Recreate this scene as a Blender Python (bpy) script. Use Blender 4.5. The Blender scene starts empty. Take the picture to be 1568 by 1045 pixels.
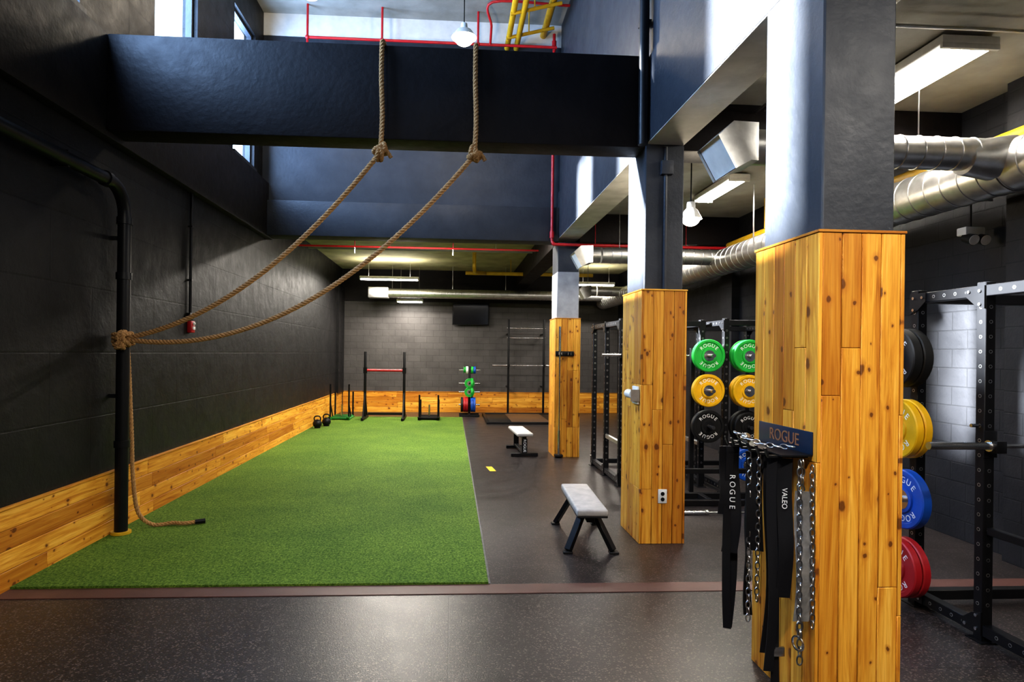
import bpy, bmesh, math, random
from mathutils import Vector, Matrix
random.seed(7)
scene = bpy.context.scene
scene.view_settings.view_transform = 'Standard'
for lk in ('Medium High Contrast', 'Standard - Medium High Contrast', 'None'):
    try:
        scene.view_settings.look = lk; break
    except Exception: pass

# ------------------------------------------------------------------ materials
def new_mat(name):
    m = bpy.data.materials.new(name); m.use_nodes = True
    nt = m.node_tree; nt.nodes.clear()
    out = nt.nodes.new('ShaderNodeOutputMaterial'); p = nt.nodes.new('ShaderNodeBsdfPrincipled')
    nt.links.new(p.outputs[0], out.inputs[0])
    return m, nt, p
def N(nt, t, **k):
    n = nt.nodes.new(t)
    for a, b in k.items(): setattr(n, a, b)
    return n
def ramp(nt, fac, stops):
    r = N(nt, 'ShaderNodeValToRGB'); e = r.color_ramp.elements
    while len(e) < len(stops): e.new(0.5)
    for i, (p, c) in enumerate(stops):
        e[i].position = p; e[i].color = (c[0], c[1], c[2], 1)
    nt.links.new(fac, r.inputs[0]); return r.outputs[0]
def c3(c): return (c[0], c[1], c[2], 1)
def mix(nt, fac, a, b, mode='MIX'):
    m = N(nt, 'ShaderNodeMix', data_type='RGBA', blend_type=mode)
    for sock, v in ((m.inputs[0], fac), (m.inputs[6], a), (m.inputs[7], b)):
        if isinstance(v, bpy.types.NodeSocket): nt.links.new(v, sock)
        elif isinstance(v, (int, float)): sock.default_value = v
        else: sock.default_value = c3(v)
    return m.outputs[2]
def noise(nt, vec, scale, detail=4, rough=0.55, dist=0):
    n = N(nt, 'ShaderNodeTexNoise'); n.inputs['Scale'].default_value = scale
    n.inputs['Detail'].default_value = detail; n.inputs['Roughness'].default_value = rough
    n.inputs['Distortion'].default_value = dist
    if vec is not None: nt.links.new(vec, n.inputs['Vector'])
    return n.outputs['Fac']
def math_(nt, op, a, b):
    m = N(nt, 'ShaderNodeMath', operation=op)
    for i, v in enumerate((a, b)):
        if isinstance(v, bpy.types.NodeSocket): nt.links.new(v, m.inputs[i])
        else: m.inputs[i].default_value = v
    return m.outputs[0]
def bump(nt, h, p, s, d=0.01, prev=None):
    b = N(nt, 'ShaderNodeBump'); b.inputs['Strength'].default_value = s; b.inputs['Distance'].default_value = d
    nt.links.new(h, b.inputs['Height'])
    if prev is not None: nt.links.new(prev, b.inputs['Normal'])
    nt.links.new(b.outputs[0], p.inputs['Normal']); return b.outputs[0]
def wpos(nt): return N(nt, 'ShaderNodeNewGeometry').outputs['Position']
def mapped(nt, vec, sc=(1, 1, 1)):
    m = N(nt, 'ShaderNodeMapping'); m.inputs['Scale'].default_value = sc
    nt.links.new(vec, m.inputs[0]); return m.outputs[0]

def surf(name, c1, c2=None, rough=0.5, metal=0, nscale=8, bscale=40, bstr=0.1, bdist=0.005, spec=0.5, rvar=0.0):
    m, nt, p = new_mat(name)
    c2 = c2 or tuple(x*0.8 for x in c1)
    pos = wpos(nt)
    f = noise(nt, pos, nscale, 5)
    nt.links.new(ramp(nt, f, [(0.3, c2), (0.7, c1)]), p.inputs['Base Color'])
    p.inputs['Roughness'].default_value = rough; p.inputs['Metallic'].default_value = metal
    p.inputs['Specular IOR Level'].default_value = spec
    if rvar:
        mr = N(nt, 'ShaderNodeMapRange'); nt.links.new(noise(nt, pos, nscale*2.5, 6), mr.inputs[0])
        mr.inputs[3].default_value = rough-rvar; mr.inputs[4].default_value = rough+rvar
        nt.links.new(mr.outputs[0], p.inputs['Roughness'])
    if bstr: bump(nt, noise(nt, pos, bscale, 4), p, bstr, bdist)
    return m
def emis(name, col, s):
    m, nt, p = new_mat(name)
    p.inputs['Base Color'].default_value = c3(col)
    p.inputs['Emission Color'].default_value = c3(col); p.inputs['Emission Strength'].default_value = s
    return m
def block_wall(name, c1, c2, plane, bw, bh, rough=0.5, bstr=0.5, mortar=0.012, spec=0.25, macro=.3, bmix=.7):
    m, nt, p = new_mat(name)
    pos = wpos(nt); s = N(nt, 'ShaderNodeSeparateXYZ'); nt.links.new(pos, s.inputs[0])
    cb = N(nt, 'ShaderNodeCombineXYZ'); nt.links.new(s.outputs[0 if plane == 'x' else 1], cb.inputs[0]); nt.links.new(s.outputs[2], cb.inputs[1])
    br = N(nt, 'ShaderNodeTexBrick'); nt.links.new(cb.outputs[0], br.inputs['Vector'])
    br.inputs['Scale'].default_value = 1; br.inputs['Brick Width'].default_value = bw; br.inputs['Row Height'].default_value = bh
    br.inputs['Mortar Size'].default_value = mortar; br.inputs['Mortar Smooth'].default_value = 0.3
    br.inputs['Color1'].default_value = (1, 1, 1, 1); br.inputs['Color2'].default_value = (.8, .8, .8, 1); br.inputs['Mortar'].default_value = (.35, .35, .35, 1)
    f = noise(nt, pos, 1.6, 6, .6)
    col = ramp(nt, f, [(0.3, c2), (0.7, c1)])
    col = mix(nt, bmix, col, br.outputs['Color'], 'MULTIPLY')
    sc = ramp(nt, noise(nt, mapped(nt, pos, (9, 9, 1.2)), 3, 6, .7), [(0.67, (0, 0, 0)), (0.71, (1, 1, 1))])
    col = mix(nt, mix(nt, 0.3, (0, 0, 0), sc, 'MIX'), col, tuple(x*2.6+.010 for x in c1))
    nt.links.new(col, p.inputs['Base Color'])
    mr = N(nt, 'ShaderNodeMapRange'); nt.links.new(noise(nt, pos, 5, 6), mr.inputs[0])
    mr.inputs[3].default_value = rough-.12; mr.inputs[4].default_value = rough+.2
    nt.links.new(mr.outputs[0], p.inputs['Roughness']); p.inputs['Specular IOR Level'].default_value = spec
    b = bump(nt, br.outputs['Color'], p, bstr, 0.012)
    b = bump(nt, noise(nt, pos, 2.6, 8, .6), p, macro, 0.035, b)
    bump(nt, noise(nt, pos, 45, 4), p, 0.25, 0.004, b)
    return m

def wood_mat():
    m, nt, p = new_mat('knotty_cedar')
    a = N(nt, 'ShaderNodeAttribute', attribute_name='gp'); g = a.outputs['Vector']
    r = N(nt, 'ShaderNodeAttribute', attribute_name='rn').outputs['Fac']
    def knots(sc, lo, size):
        vd = N(nt, 'ShaderNodeTexVoronoi', voronoi_dimensions='2D')
        wob = N(nt, 'ShaderNodeTexNoise'); nt.links.new(g, wob.inputs['Vector']); wob.inputs['Scale'].default_value = 14; wob.inputs['Detail'].default_value = 3
        v = N(nt, 'ShaderNodeVectorMath', operation='MULTIPLY_ADD'); nt.links.new(wob.outputs['Color'], v.inputs[0]); v.inputs[1].default_value = (.035, .03, 0); nt.links.new(g, v.inputs[2])
        nt.links.new(mapped(nt, v.outputs[0], sc), vd.inputs['Vector']); vd.inputs['Scale'].default_value = 1
        s = N(nt, 'ShaderNodeSeparateColor'); nt.links.new(vd.outputs['Color'], s.inputs[0])
        d = math_(nt, 'DIVIDE', vd.outputs['Distance'], math_(nt, 'ADD', math_(nt, 'MULTIPLY', s.outputs[1], size), size*.35))
        pick = math_(nt, 'LESS_THAN', s.outputs[0], lo)
        return d, pick
    d1, p1 = knots((4.6, 7.0, 0), .42, .30)
    d2, p2 = knots((9, 12, 0), .14, .26)
    g1 = noise(nt, mapped(nt, g, (1.0, 17, 17)), 1.0, 5, .6, 1.6)
    g2 = noise(nt, mapped(nt, g, (3, 150, 150)), 1.0, 4, .6, .3)
    base = ramp(nt, g1, [(0.28, (.40, .135, .011)), (0.42, (.60, .255, .024)), (0.55, (.74, .375, .046)), (0.75, (.84, .49, .090))])
    fine = ramp(nt, g2, [(0.3, (.72, .62, .5)), (0.6, (1, 1, 1))])
    col = mix(nt, 0.75, base, fine, 'MULTIPLY')
    tone = ramp(nt, r, [(0.0, (.60, .46, .34)), (0.3, (.85, .78, .68)), (0.7, (1, 1, 1)), (1.0, (1.08, 1.14, 1.3))])
    col = mix(nt, 1.0, col, tone, 'MULTIPLY')
    for d, pk in ((d1, p1), (d2, p2)):
        halo = mix(nt, 1, ramp(nt, d, [(.35, (1, 1, 1)), (1.0, (0, 0, 0))]), (.6, .6, .6), 'MULTIPLY')
        halo = math_(nt, 'MULTIPLY', halo, pk)
        core = math_(nt, 'MULTIPLY', ramp(nt, d, [(.28, (1, 1, 1)), (.42, (0, 0, 0))]), pk)
        core = math_(nt, 'MULTIPLY', core, .85)
        col = mix(nt, halo, col, (.40, .13, .014))
        col = mix(nt, core, col, (.10, .028, .006))
    nt.links.new(col, p.inputs['Base Color'])
    p.inputs['Roughness'].default_value = .5; p.inputs['Specular IOR Level'].default_value = .3
    bump(nt, g2, p, .15, .002)
    return m

def turf_mat():
    m, nt, p = new_mat('artificial_turf')
    pos = wpos(nt)
    n1 = noise(nt, mapped(nt, pos, (1, .6, 1)), 55, 4, .75)
    n2 = noise(nt, pos, 1.1, 4, .6)
    n3 = noise(nt, pos, 210, 2, .6)
    col = ramp(nt, n1, [(0.34, (.036, .085, .011)), (0.5, (.098, .190, .028)), (0.68, (.22, .34, .068))])
    col = mix(nt, .8, col, ramp(nt, n2, [(0.3, (.66, .72, .66)), (0.7, (1.18, 1.08, 1.0))]), 'MULTIPLY')
    col = mix(nt, .85, col, ramp(nt, n3, [(0.35, (.42, .48, .36)), (0.6, (1.3, 1.25, 1.1))]), 'MULTIPLY')
    nt.links.new(col, p.inputs['Base Color'])
    p.inputs['Roughness'].default_value = .8; p.inputs['Specular IOR Level'].default_value = .14
    b = bump(nt, n1, p, .9, .015); bump(nt, n3, p, .8, .006, b)
    return m

def rubber_floor():
    m, nt, p = new_mat('rubber_floor')
    pos = wpos(nt)
    vo = N(nt, 'ShaderNodeTexVoronoi'); nt.links.new(pos, vo.inputs['Vector']); vo.inputs['Scale'].default_value = 110
    sc = N(nt, 'ShaderNodeSeparateColor'); nt.links.new(vo.outputs['Color'], sc.inputs[0])
    fl = ramp(nt, sc.outputs[0], [(0.87, (0, 0, 0)), (0.90, (1, 1, 1))])
    base = ramp(nt, noise(nt, pos, 1.3, 6, .65), [(0.3, (.014, .0115, .0115)), (0.7, (.025, .021, .0205))])
    col = mix(nt, fl, base, (.11, .085, .078))
    br = N(nt, 'ShaderNodeTexBrick'); br.offset = 0
    nt.links.new(pos, br.inputs['Vector']); br.inputs['Scale'].default_value = 1
    br.inputs['Brick Width'].default_value = 1.22; br.inputs['Row Height'].default_value = 1.83
    br.inputs['Mortar Size'].default_value = .004
    br.inputs['Color1'].default_value = (1, 1, 1, 1); br.inputs['Color2'].default_value = (.92, .92, .92, 1); br.inputs['Mortar'].default_value = (.35, .35, .35, 1)
    col = mix(nt, 1, col, br.outputs['Color'], 'MULTIPLY')
    nt.links.new(col, p.inputs['Base Color'])
    mr = N(nt, 'ShaderNodeMapRange'); nt.links.new(noise(nt, pos, 3, 8, .75), mr.inputs[0])
    mr.inputs[3].default_value = .20; mr.inputs[4].default_value = .44
    nt.links.new(mr.outputs[0], p.inputs['Roughness']); p.inputs['Specular IOR Level'].default_value = .42
    b = bump(nt, noise(nt, pos, 110, 3), p, .45, .004)
    bump(nt, br.outputs['Color'], p, .4, .004, b)
    return m

WOOD = wood_mat(); TURF = turf_mat(); FLOOR = rubber_floor()
WALL_L = block_wall('black_painted_panels', (.013, .0122, .0128), (.007, .007, .0076), 'y', 1.25, .62, .45, .4, .010, spec=.22, macro=.4)
WALL_R = block_wall('black_painted_block', (.024, .024, .027), (.014, .014, .016), 'y', .4, .2, .5, .5, .007, spec=.2)
WALL_B = block_wall('charcoal_painted_block', (.078, .073, .071), (.052, .048, .047), 'x', .4, .2, .5, .4, .006, spec=.3)
SLATE = surf('slate_paint', (.038, .042, .052), (.024, .028, .036), .5, bscale=22, bstr=.35, bdist=.01, rvar=.12, nscale=3, spec=.3)
BEAMP = surf('black_beam_paint', (.0145, .0115, .0115), (.008, .0065, .007), .55, bscale=16, bstr=.35, bdist=.012, rvar=.14, nscale=3, spec=.18)
CONC = surf('raw_concrete', (.34, .33, .30), (.21, .205, .18), .85, bscale=14, bstr=.3, bdist=.01, nscale=2)
CONC_F = surf('raw_concrete_dark', (.46, .43, .24), (.26, .245, .14), .85, bscale=14, bstr=.3, bdist=.01, nscale=2)
CONC_B = surf('beam_soffit_concrete', (.55, .54, .51), (.38, .37, .35), .8, bscale=16, bstr=.4, nscale=4)
GREYP = surf('light_grey_concrete', (.38, .38, .39), (.26, .26, .27), .7, bscale=16, bstr=.4, nscale=6)
WHITEP = surf('white_paint', (.7, .7, .68), (.6, .6, .58), .7)
BLACKM = surf('black_powder_coat', (.008, .008, .009), (.006, .006, .007), .42, bscale=200, bstr=.05, spec=.22)
BLACKP = surf('black_pipe_paint', (.008, .008, .009), None, .38, bscale=60, bstr=.1, spec=.25)
STEEL = surf('chrome_steel', (.62, .62, .62), (.5, .5, .5), .25, 1, bstr=0)
GALV = surf('galvanised_steel', (.62, .62, .60), (.45, .45, .44), .38, 1, nscale=10, bscale=30, bstr=.15, rvar=.08)
REDP = surf('red_paint', (.48, .010, .016), (.34, .008, .012), .4)
YELP = surf('yellow_paint', (.62, .38, .012), (.48, .29, .010), .5)
ROPE = surf('manila_rope', (.50, .28, .105), (.27, .14, .05), .85, nscale=60, bscale=250, bstr=.5, bdist=.003)
BROWN = surf('brown_rubber', (.095, .040, .031), (.07, .029, .023), .5, bscale=150, bstr=.3, nscale=4)
EDGE = surf('turf_edge_rubber', (.12, .12, .11), (.05, .05, .05), .6, nscale=14)
PADG = surf('grey_vinyl', (.46, .43, .40), (.32, .30, .28), .55, nscale=10, bscale=120, bstr=.2)
PADK = surf('black_vinyl', (.012, .012, .013), None, .45)
RUBK = surf('black_rubber', (.009, .009, .009), None, .5, spec=.3)
RUBG = surf('green_rubber', (.012, .42, .045), None, .5)
RUBY = surf('yellow_rubber', (.80, .45, .005), None, .45)
RUBB = surf('blue_rubber', (.006, .08, .44), None, .45)
RUBR = surf('red_rubber', (.40, .010, .016), None, .45)
WHITE = surf('white_ink', (.85, .85, .85), (.8, .8, .8), .6, bstr=0)
SCREEN = surf('tv_glass', (.004, .004, .005), None, .12, bstr=0)
PLAST = surf('white_plastic', (.75, .75, .72), None, .4, bstr=0)
TAPE = surf('yellow_tape', (.85, .55, .01), None, .5, bstr=0)
SIGNB = surf('navy_sign_steel', (.010, .024, .055), None, .35, bstr=0)
BELT = surf('black_nylon', (.006, .006, .008), None, .6, bscale=400, bstr=.4, bdist=.001, spec=.3)
CLEARP = surf('grey_chain', (.42, .42, .42), (.3, .3, .3), .3, 1, bstr=0)
LEATH = surf('grey_leather', (.22, .21, .20), (.13, .125, .12), .5, nscale=25)
TUBE = emis('fluorescent_tube', (1, .97, .92), 24)
LAMPG = emis('opal_lamp_glass', (1, .90, .72), 14)

# ------------------------------------------------------------------ builder
_text = {}
def text_mesh(s, size, ext):
    k = (s, size, ext)
    if k not in _text:
        cu = bpy.data.curves.new('t', 'FONT'); cu.body = s; cu.size = size; cu.extrude = ext
        cu.align_x = 'CENTER'; cu.align_y = 'CENTER'
        ob = bpy.data.objects.new('t', cu); scene.collection.objects.link(ob)
        bpy.context.view_layer.update()
        me = bpy.data.meshes.new_from_object(ob.evaluated_get(bpy.context.evaluated_depsgraph_get()))
        bpy.data.objects.remove(ob); me.materials.clear(); _text[k] = me
    return _text[k]

def frame(o, z, x=None):
    z = Vector(z).normalized(); x = Vector(x) if x is not None else (Vector((0, 0, 1)) if abs(z.z) < .9 else Vector((1, 0, 0)))
    y = z.cross(x).normalized(); x = y.cross(z).normalized()
    m = Matrix.Identity(4)
    for i in range(3): m[i][0] = x[i]; m[i][1] = y[i]; m[i][2] = z[i]; m[i][3] = o[i]
    return m

class B:
    def __init__(s):
        s.bm = bmesh.new(); s.mats = []
        s.gp = s.bm.verts.layers.float_vector.new('gp'); s.rn = s.bm.verts.layers.float.new('rn')
    def mi(s, m):
        if m not in s.mats: s.mats.append(m)
        return s.mats.index(m)
    def merge(s, t, mat, M=None):
        i = s.mi(mat)
        for f in t.faces: f.material_index = i; f.smooth = True
        if M is not None: t.transform(M)
        me = bpy.data.meshes.new('tmp'); t.to_mesh(me); t.free(); s.bm.from_mesh(me); bpy.data.meshes.remove(me)
    def box(s, x0, x1, y0, y1, z0, z1, mat, bev=0, seg=2, M=None):
        t = bmesh.new(); bmesh.ops.create_cube(t, size=1)
        t.transform(Matrix.Translation(((x0+x1)/2, (y0+y1)/2, (z0+z1)/2)) @ Matrix.Diagonal((abs(x1-x0), abs(y1-y0), abs(z1-z0), 1)))
        if bev: bmesh.ops.bevel(t, geom=t.edges[:], offset=bev, segments=seg, affect='EDGES', profile=.5)
        s.merge(t, mat, M)
    def beam(s, p0, p1, w, h, mat, bev=.004, up=(0, 0, 1)):
        p0 = Vector(p0); p1 = Vector(p1); L = (p1-p0).length
        M = frame(p0, p1-p0, up if abs((p1-p0).normalized().dot(Vector(up))) < .95 else (0, 1, 0))
        s.box(-h/2, h/2, -w/2, w/2, 0, L, mat, bev, 1, M)
    def cyl(s, p0, p1, r, mat, r2=None, seg=20, caps=True):
        p0 = Vector(p0); p1 = Vector(p1); L = (p1-p0).length
        t = bmesh.new(); bmesh.ops.create_cone(t, cap_ends=caps, segments=seg, radius1=r, radius2=r if r2 is None else r2, depth=L)
        t.transform(Matrix.Translation((0, 0, L/2))); s.merge(t, mat, frame(p0, p1-p0))
    def lathe(s, prof, M, mat, seg=36, closed=False):
        t = bmesh.new(); rings = []
        for r, h in prof:
            rings.append([t.verts.new((r*math.cos(2*math.pi*k/seg), r*math.sin(2*math.pi*k/seg), h)) for k in range(seg)] if r > 1e-6 else [t.verts.new((0, 0, h))])
        n = len(prof)
        for i in range(n if closed else n-1):
            a, b = rings[i], rings[(i+1) % n]
            for k in range(seg):
                k2 = (k+1) % seg
                if len(a) == 1 and len(b) == 1: continue
                if len(a) == 1: t.faces.new((a[0], b[k2], b[k]))
                elif len(b) == 1: t.faces.new((a[k], a[k2], b[0]))
                else: t.faces.new((a[k], a[k2], b[k2], b[k]))
        bmesh.ops.recalc_face_normals(t, faces=t.faces[:]); s.merge(t, mat, M)
    def tube(s, pts, r, mat, seg=10, caps=True, closed=False, flat=1.0):
        pts = [Vector(p) for p in pts]; n = len(pts); t = bmesh.new(); rings = []
        nrm = None
        for i, p in enumerate(pts):
            if closed: d = pts[(i+1) % n]-pts[i-1]
            else: d = pts[min(i+1, n-1)]-pts[max(i-1, 0)]
            d.normalize()
            if nrm is None:
                nrm = Vector((0, 0, 1)) if abs(d.z) < .9 else Vector((1, 0, 0))
            nrm = (nrm-d*nrm.dot(d)).normalized(); bn = d.cross(nrm)
            rr = r(i/(n-1)) if callable(r) else r
            rings.append([t.verts.new(p+nrm*rr*math.cos(2*math.pi*k/seg)+bn*rr*flat*math.sin(2*math.pi*k/seg)) for k in range(seg)])
        for i in range(n if closed else n-1):
            a, b = rings[i], rings[(i+1) % n]
            for k in range(seg): t.faces.new((a[k], a[(k+1) % seg], b[(k+1) % seg], b[k]))
        if caps and not closed: t.faces.new(rings[0][::-1]); t.faces.new(rings[-1])
        bmesh.ops.recalc_face_normals(t, faces=t.faces[:]); s.merge(t, mat)
    def torus(s, M, R, r, mat, seg=24, sc=(1, 1)):
        s.tube([M @ Vector((R*sc[0]*math.cos(2*math.pi*k/seg), R*sc[1]*math.sin(2*math.pi*k/seg), 0)) for k in range(seg)], r, mat, 8, closed=True)
    def sphere(s, c, r, mat, sc=(1, 1, 1)):
        t = bmesh.new(); bmesh.ops.create_uvsphere(t, u_segments=20, v_segments=12, radius=r)
        s.merge(t, mat, Matrix.Translation(c) @ Matrix.Diagonal((*sc, 1)))
    def rope(s, pts, R, mat, pitch=.11):
        pts = resample(pts, .012); n = len(pts); nrm = None; L = [[], [], []]; dist = 0
        for i, p in enumerate(pts):
            d = (pts[min(i+1, n-1)]-pts[max(i-1, 0)]).normalized()
            if nrm is None: nrm = Vector((0, 0, 1)) if abs(d.z) < .9 else Vector((1, 0, 0))
            nrm = (nrm-d*nrm.dot(d)).normalized(); bn = d.cross(nrm)
            for k in range(3):
                a = 2*math.pi*(dist/pitch+k/3)
                L[k].append(p+(nrm*math.cos(a)+bn*math.sin(a))*R*.5)
            dist += .012
        for k in range(3): s.tube(L[k], R*.56, mat, 7)
    def text(s, txt, size, M, mat, ext=.001):
        t = bmesh.new(); t.from_mesh(text_mesh(txt, size, ext)); s.merge(t, mat, M)
    def board(s, o, along, across, normal, L, w, th, bev=.002):
        """one plank; stores grain coordinates"""
        along = Vector(along); across = Vector(across); normal = Vector(normal); o = Vector(o)
        t = bmesh.new(); gl = t.verts.layers.float_vector.new('gp'); rl = t.verts.layers.float.new('rn')
        bmesh.ops.create_cube(t, size=1)
        t.transform(Matrix.Translation((.5, .5, .5))); t.transform(Matrix.Diagonal((L, w, th, 1)))
        bmesh.ops.bevel(t, geom=t.edges[:], offset=bev, segments=1, affect='EDGES')
        off = Vector((random.uniform(0, 90), random.uniform(0, 90), random.uniform(0, 90))); rv = random.random()
        for v in t.verts: v[gl] = v.co+off; v[rl] = rv
        M = Matrix.Identity(4)
        for i in range(3): M[i][0] = along[i]; M[i][1] = across[i]; M[i][2] = normal[i]; M[i][3] = o[i]
        t.transform(M)
        if M.determinant() < 0: bmesh.ops.reverse_faces(t, faces=t.faces[:])
        s.merge(t, WOOD)
    def done(s, name, parent=None):
        bm = s.bm; xs = [v.co for v in bm.verts]
        mn = Vector([min(v[i] for v in xs) for i in range(3)]); mx = Vector([max(v[i] for v in xs) for i in range(3)])
        c = Vector(((mn.x+mx.x)/2, (mn.y+mx.y)/2, mn.z))
        bmesh.ops.translate(bm, verts=bm.verts[:], vec=-c)
        me = bpy.data.meshes.new(name); bm.to_mesh(me); bm.free()
        for m in s.mats: me.materials.append(m)
        me.set_sharp_from_angle(angle=math.radians(38))
        ob = bpy.data.objects.new(name, me); ob.location = c; scene.collection.objects.link(ob)
        return ob

def resample(pts, ds):
    pts = [Vector(p) for p in pts]; out = [pts[0].copy()]; need = ds
    for a, b in zip(pts, pts[1:]):
        L = (b-a).length; pos = need
        while pos <= L: out.append(a.lerp(b, pos/L)); pos += ds
        need = pos-L
    return out
def smooth(pts, n=12):
    pts = [Vector(p) for p in pts]; P = [pts[0]*2-pts[1]]+pts+[pts[-1]*2-pts[-2]]; out = []
    for i in range(1, len(P)-2):
        a, b, c, d = P[i-1:i+3]
        for k in range(n):
            t = k/n; out.append(.5*((2*b)+(c-a)*t+(2*a-5*b+4*c-d)*t*t+(3*b-a-3*c+d)*t**3))
    out.append(pts[-1]); return out
def simple_box(name, *a, **k):
    b = B(); b.box(*a, **k); return b.done(name)

# ------------------------------------------------------------------ room
XL, XR, YB, YF = -3.46, 5.35, 20.0, -3.0
HZ, CZ = 8.0, 4.5
simple_box('floor', XL-.2, XR+.2, YF-.2, YB+.2, -.12, 0, FLOOR)
# left wall with clerestory openings
wins = [(1.3, 2.6), (4.75, 6.0), (7.45, 8.65), (10.05, 11.1)]  # first opening is unseen, added for extra bluish fill light
b = B(); b.box(XL-.2, XL, YF-.2, YB+.2, 0, 5.05, WALL_L)
ys = [YF-.2]+[v for w in wins for v in w]+[11.9]
for i in range(0, len(ys), 2): b.box(XL-.2, XL, ys[i], ys[i+1], 5.05, 7.35, WALL_L)
b.box(XL-.2, XL, YF-.2, 11.9, 7.35, HZ, WALL_L)
b.done('wall_left')
for i, (a, c) in enumerate(wins):
    b = B(); f = .05
    b.box(XL-.14, XL-.06, a, a+f, 5.05, 7.35, SLATE); b.box(XL-.14, XL-.06, c-f, c, 5.05, 7.35, SLATE)
    b.box(XL-.14, XL-.06, a+f, c-f, 5.05, 5.10, SLATE); b.box(XL-.14, XL-.06, a+f, c-f, 7.30, 7.35, SLATE)
    b.box(XL-.02, XL+.04, a-.04, c+.04, 4.99, 5.045, SLATE)
    b.done('window_%d' % (i+1))
simple_box('wall_back', XL-.2, XR+.2, YB, YB+.2, 0, CZ+.2, WALL_B)
simple_box('wall_right', XR, XR+.2, YF-.2, YB, 0, CZ+.2, WALL_R)
simple_box('wall_front', XL, XR, YF-.2, YF, 0, HZ, WALL_B)
simple_box('wall_upper_right', 1.96, 2.3, YF, 11.55, 4.9, HZ, SLATE)
b = B(); b.box(XL, 2.3, 11.57, 11.85, 4.6, 7.6, SLATE); b.box(XL, 2.3, 11.55, 11.85, 7.6, HZ, WHITEP); b.done('wall_upper_far')
simple_box('ceiling_high', XL-.2, 2.3, YF-.2, 11.85, HZ, HZ+.12, CONC)
b = B(); b.box(XL-.2, XR+.2, 11.85, YB+.2, CZ, CZ+.12, CONC_F); b.done('ceiling_low_back')
simple_box('ceiling_low_right', 2.3, XR+.2, YF-.2, 11.85, CZ, CZ+.12, CONC)
# beams
simple_box('beam_cross', XL+.12, 1.94, 6.24, 6.58, 4.0, 4.93, BEAMP, bev=.012)
simple_box('beam_cross.001', XL+.12, 1.94, 11.45, 11.85, 3.97, 4.6, SLATE, bev=.012)
simple_box('beam_cross.002', 2.33, XR, 6.3, 6.7, 4.0, CZ, BEAMP, bev=.012)
simple_box('beam_cross.003', 2.33, XR, 11.45, 11.85, 3.97, CZ, BEAMP, bev=.012)
b = B(); b.box(1.94, 2.33, YF, 11.85, 4.045, 4.9, SLATE); b.box(1.945, 2.325, YF, 11.85, 4.035, 4.046, CONC_B); b.done('beam_long')
simple_box('beam_long.001', 1.94, 2.33, 11.85, YB, 3.97, CZ, BEAMP)
simple_box('beam_long.002', XL, XL+.12, YF, 11.85, 3.95, 4.93, BEAMP, bev=.01)
simple_box('trim_1', XL, XR, YB-.06, YB, 3.5, CZ, BEAMP)
simple_box('pilaster_right_near', XR-.15, XR, 5.1, 5.6, 0, CZ, WALL_R)  # near pilaster on the right wall
simple_box('pilaster_right_far', XR-.15, XR, 11.4, 11.9, 0, 3.96, WALL_R)  # far pilaster on the right wall
simple_box('pilaster_left_corner', XL, XL+.08, 19.0, 19.93, 0.64, 3.9, WALL_L)  # shallow pilaster by the far left corner

# wooden wainscot
def wains(name, axis, a0, a1, fixed, sgn, h=.64, rows=4):
    b = B(); rh = h/rows
    for r in range(rows):
        p = a0-random.uniform(0, 1.2)
        while p < a1:
            L = random.uniform(1.6, 2.6); s0 = max(p, a0); e = min(p+L, a1)
            if e-s0 > .02:
                if axis == 'y': b.board((fixed, s0, r*rh), (0, 1, 0), (0, 0, 1), (sgn, 0, 0), e-s0-.002, rh-.003, .03, .004)
                else: b.board((s0, fixed, r*rh), (1, 0, 0), (0, 0, 1), (0, sgn, 0), e-s0-.002, rh-.003, .03, .004)
            p += L
    if axis == 'y': b.board((fixed, a0, h), (0, 1, 0), (sgn, 0, 0), (0, 0, 1), a1-a0, .04, .018)
    else: b.board((a0, fixed, h), (1, 0, 0), (0, sgn, 0), (0, 0, 1), a1-a0, .04, .018)
    b.done(name)
wains('baseboard_left', 'y', YF, YB-.05, XL, 1)
wains('baseboard_back', 'x', XL+.05, XR, YB-.002, -1)

# columns
def column(name, y0, top, grey=0):
    x0, x1, y1, H = 1.894, 2.362, y0+.68, 2.55; th = .022
    b = B()
    b.box(x0+.035, x1-.035, y0+.035, y1-.035, 0, top, SLATE, bev=.01, seg=1)
    if grey: b.box(x0+.03, x1-.03, y0+.03, y1-.03, H-.1, grey, GREYP, bev=.01, seg=1)
    def side(o, across, nrm, W, n):
        w = W/n
        for k in range(n):
            z = 0; cuts = [H]
            if random.random() < .8: cuts = [random.choice((.7, 1.0, 1.35, 1.7, 1.95)), H]
            if random.random() < .25: cuts = [.55, 1.6, H]
            for c in cuts:
                b.board(Vector(o)+Vector(across)*k*w+Vector((0, 0, z)), (0, 0, 1), across, nrm, c-z-.0015, w-.0035, th, .003)
                z = c
    side((x0+th, y0, 0), (1, 0, 0), (0, 1, 0), x1-x0-2*th, 4)           # front
    side((x0+th, y1-th, 0), (1, 0, 0), (0, 1, 0), x1-x0-2*th, 4)        # back
    side((x0, y0, 0), (0, 1, 0), (1, 0, 0), y1-y0, 6)
    side((x1-th, y0, 0), (0, 1, 0), (1, 0, 0), y1-y0, 6)
    for z in (H,):
        b.board((x0-.006, y0-.006, z), (1, 0, 0), (0, 1, 0), (0, 0, 1), x1-x0+.012, .045, .014)
        b.board((x0-.006, y1-.039, z), (1, 0, 0), (0, 1, 0), (0, 0, 1), x1-x0+.012, .045, .014)
        b.board((x0-.006, y0+.039, z), (0, 1, 0), (1, 0, 0), (0, 0, 1), y1-y0-.078, .045, .014)
        b.board((x1-.039, y0+.039, z), (0, 1, 0), (1, 0, 0), (0, 0, 1), y1-y0-.078, .045, .014)
    return b.done(name)
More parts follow.
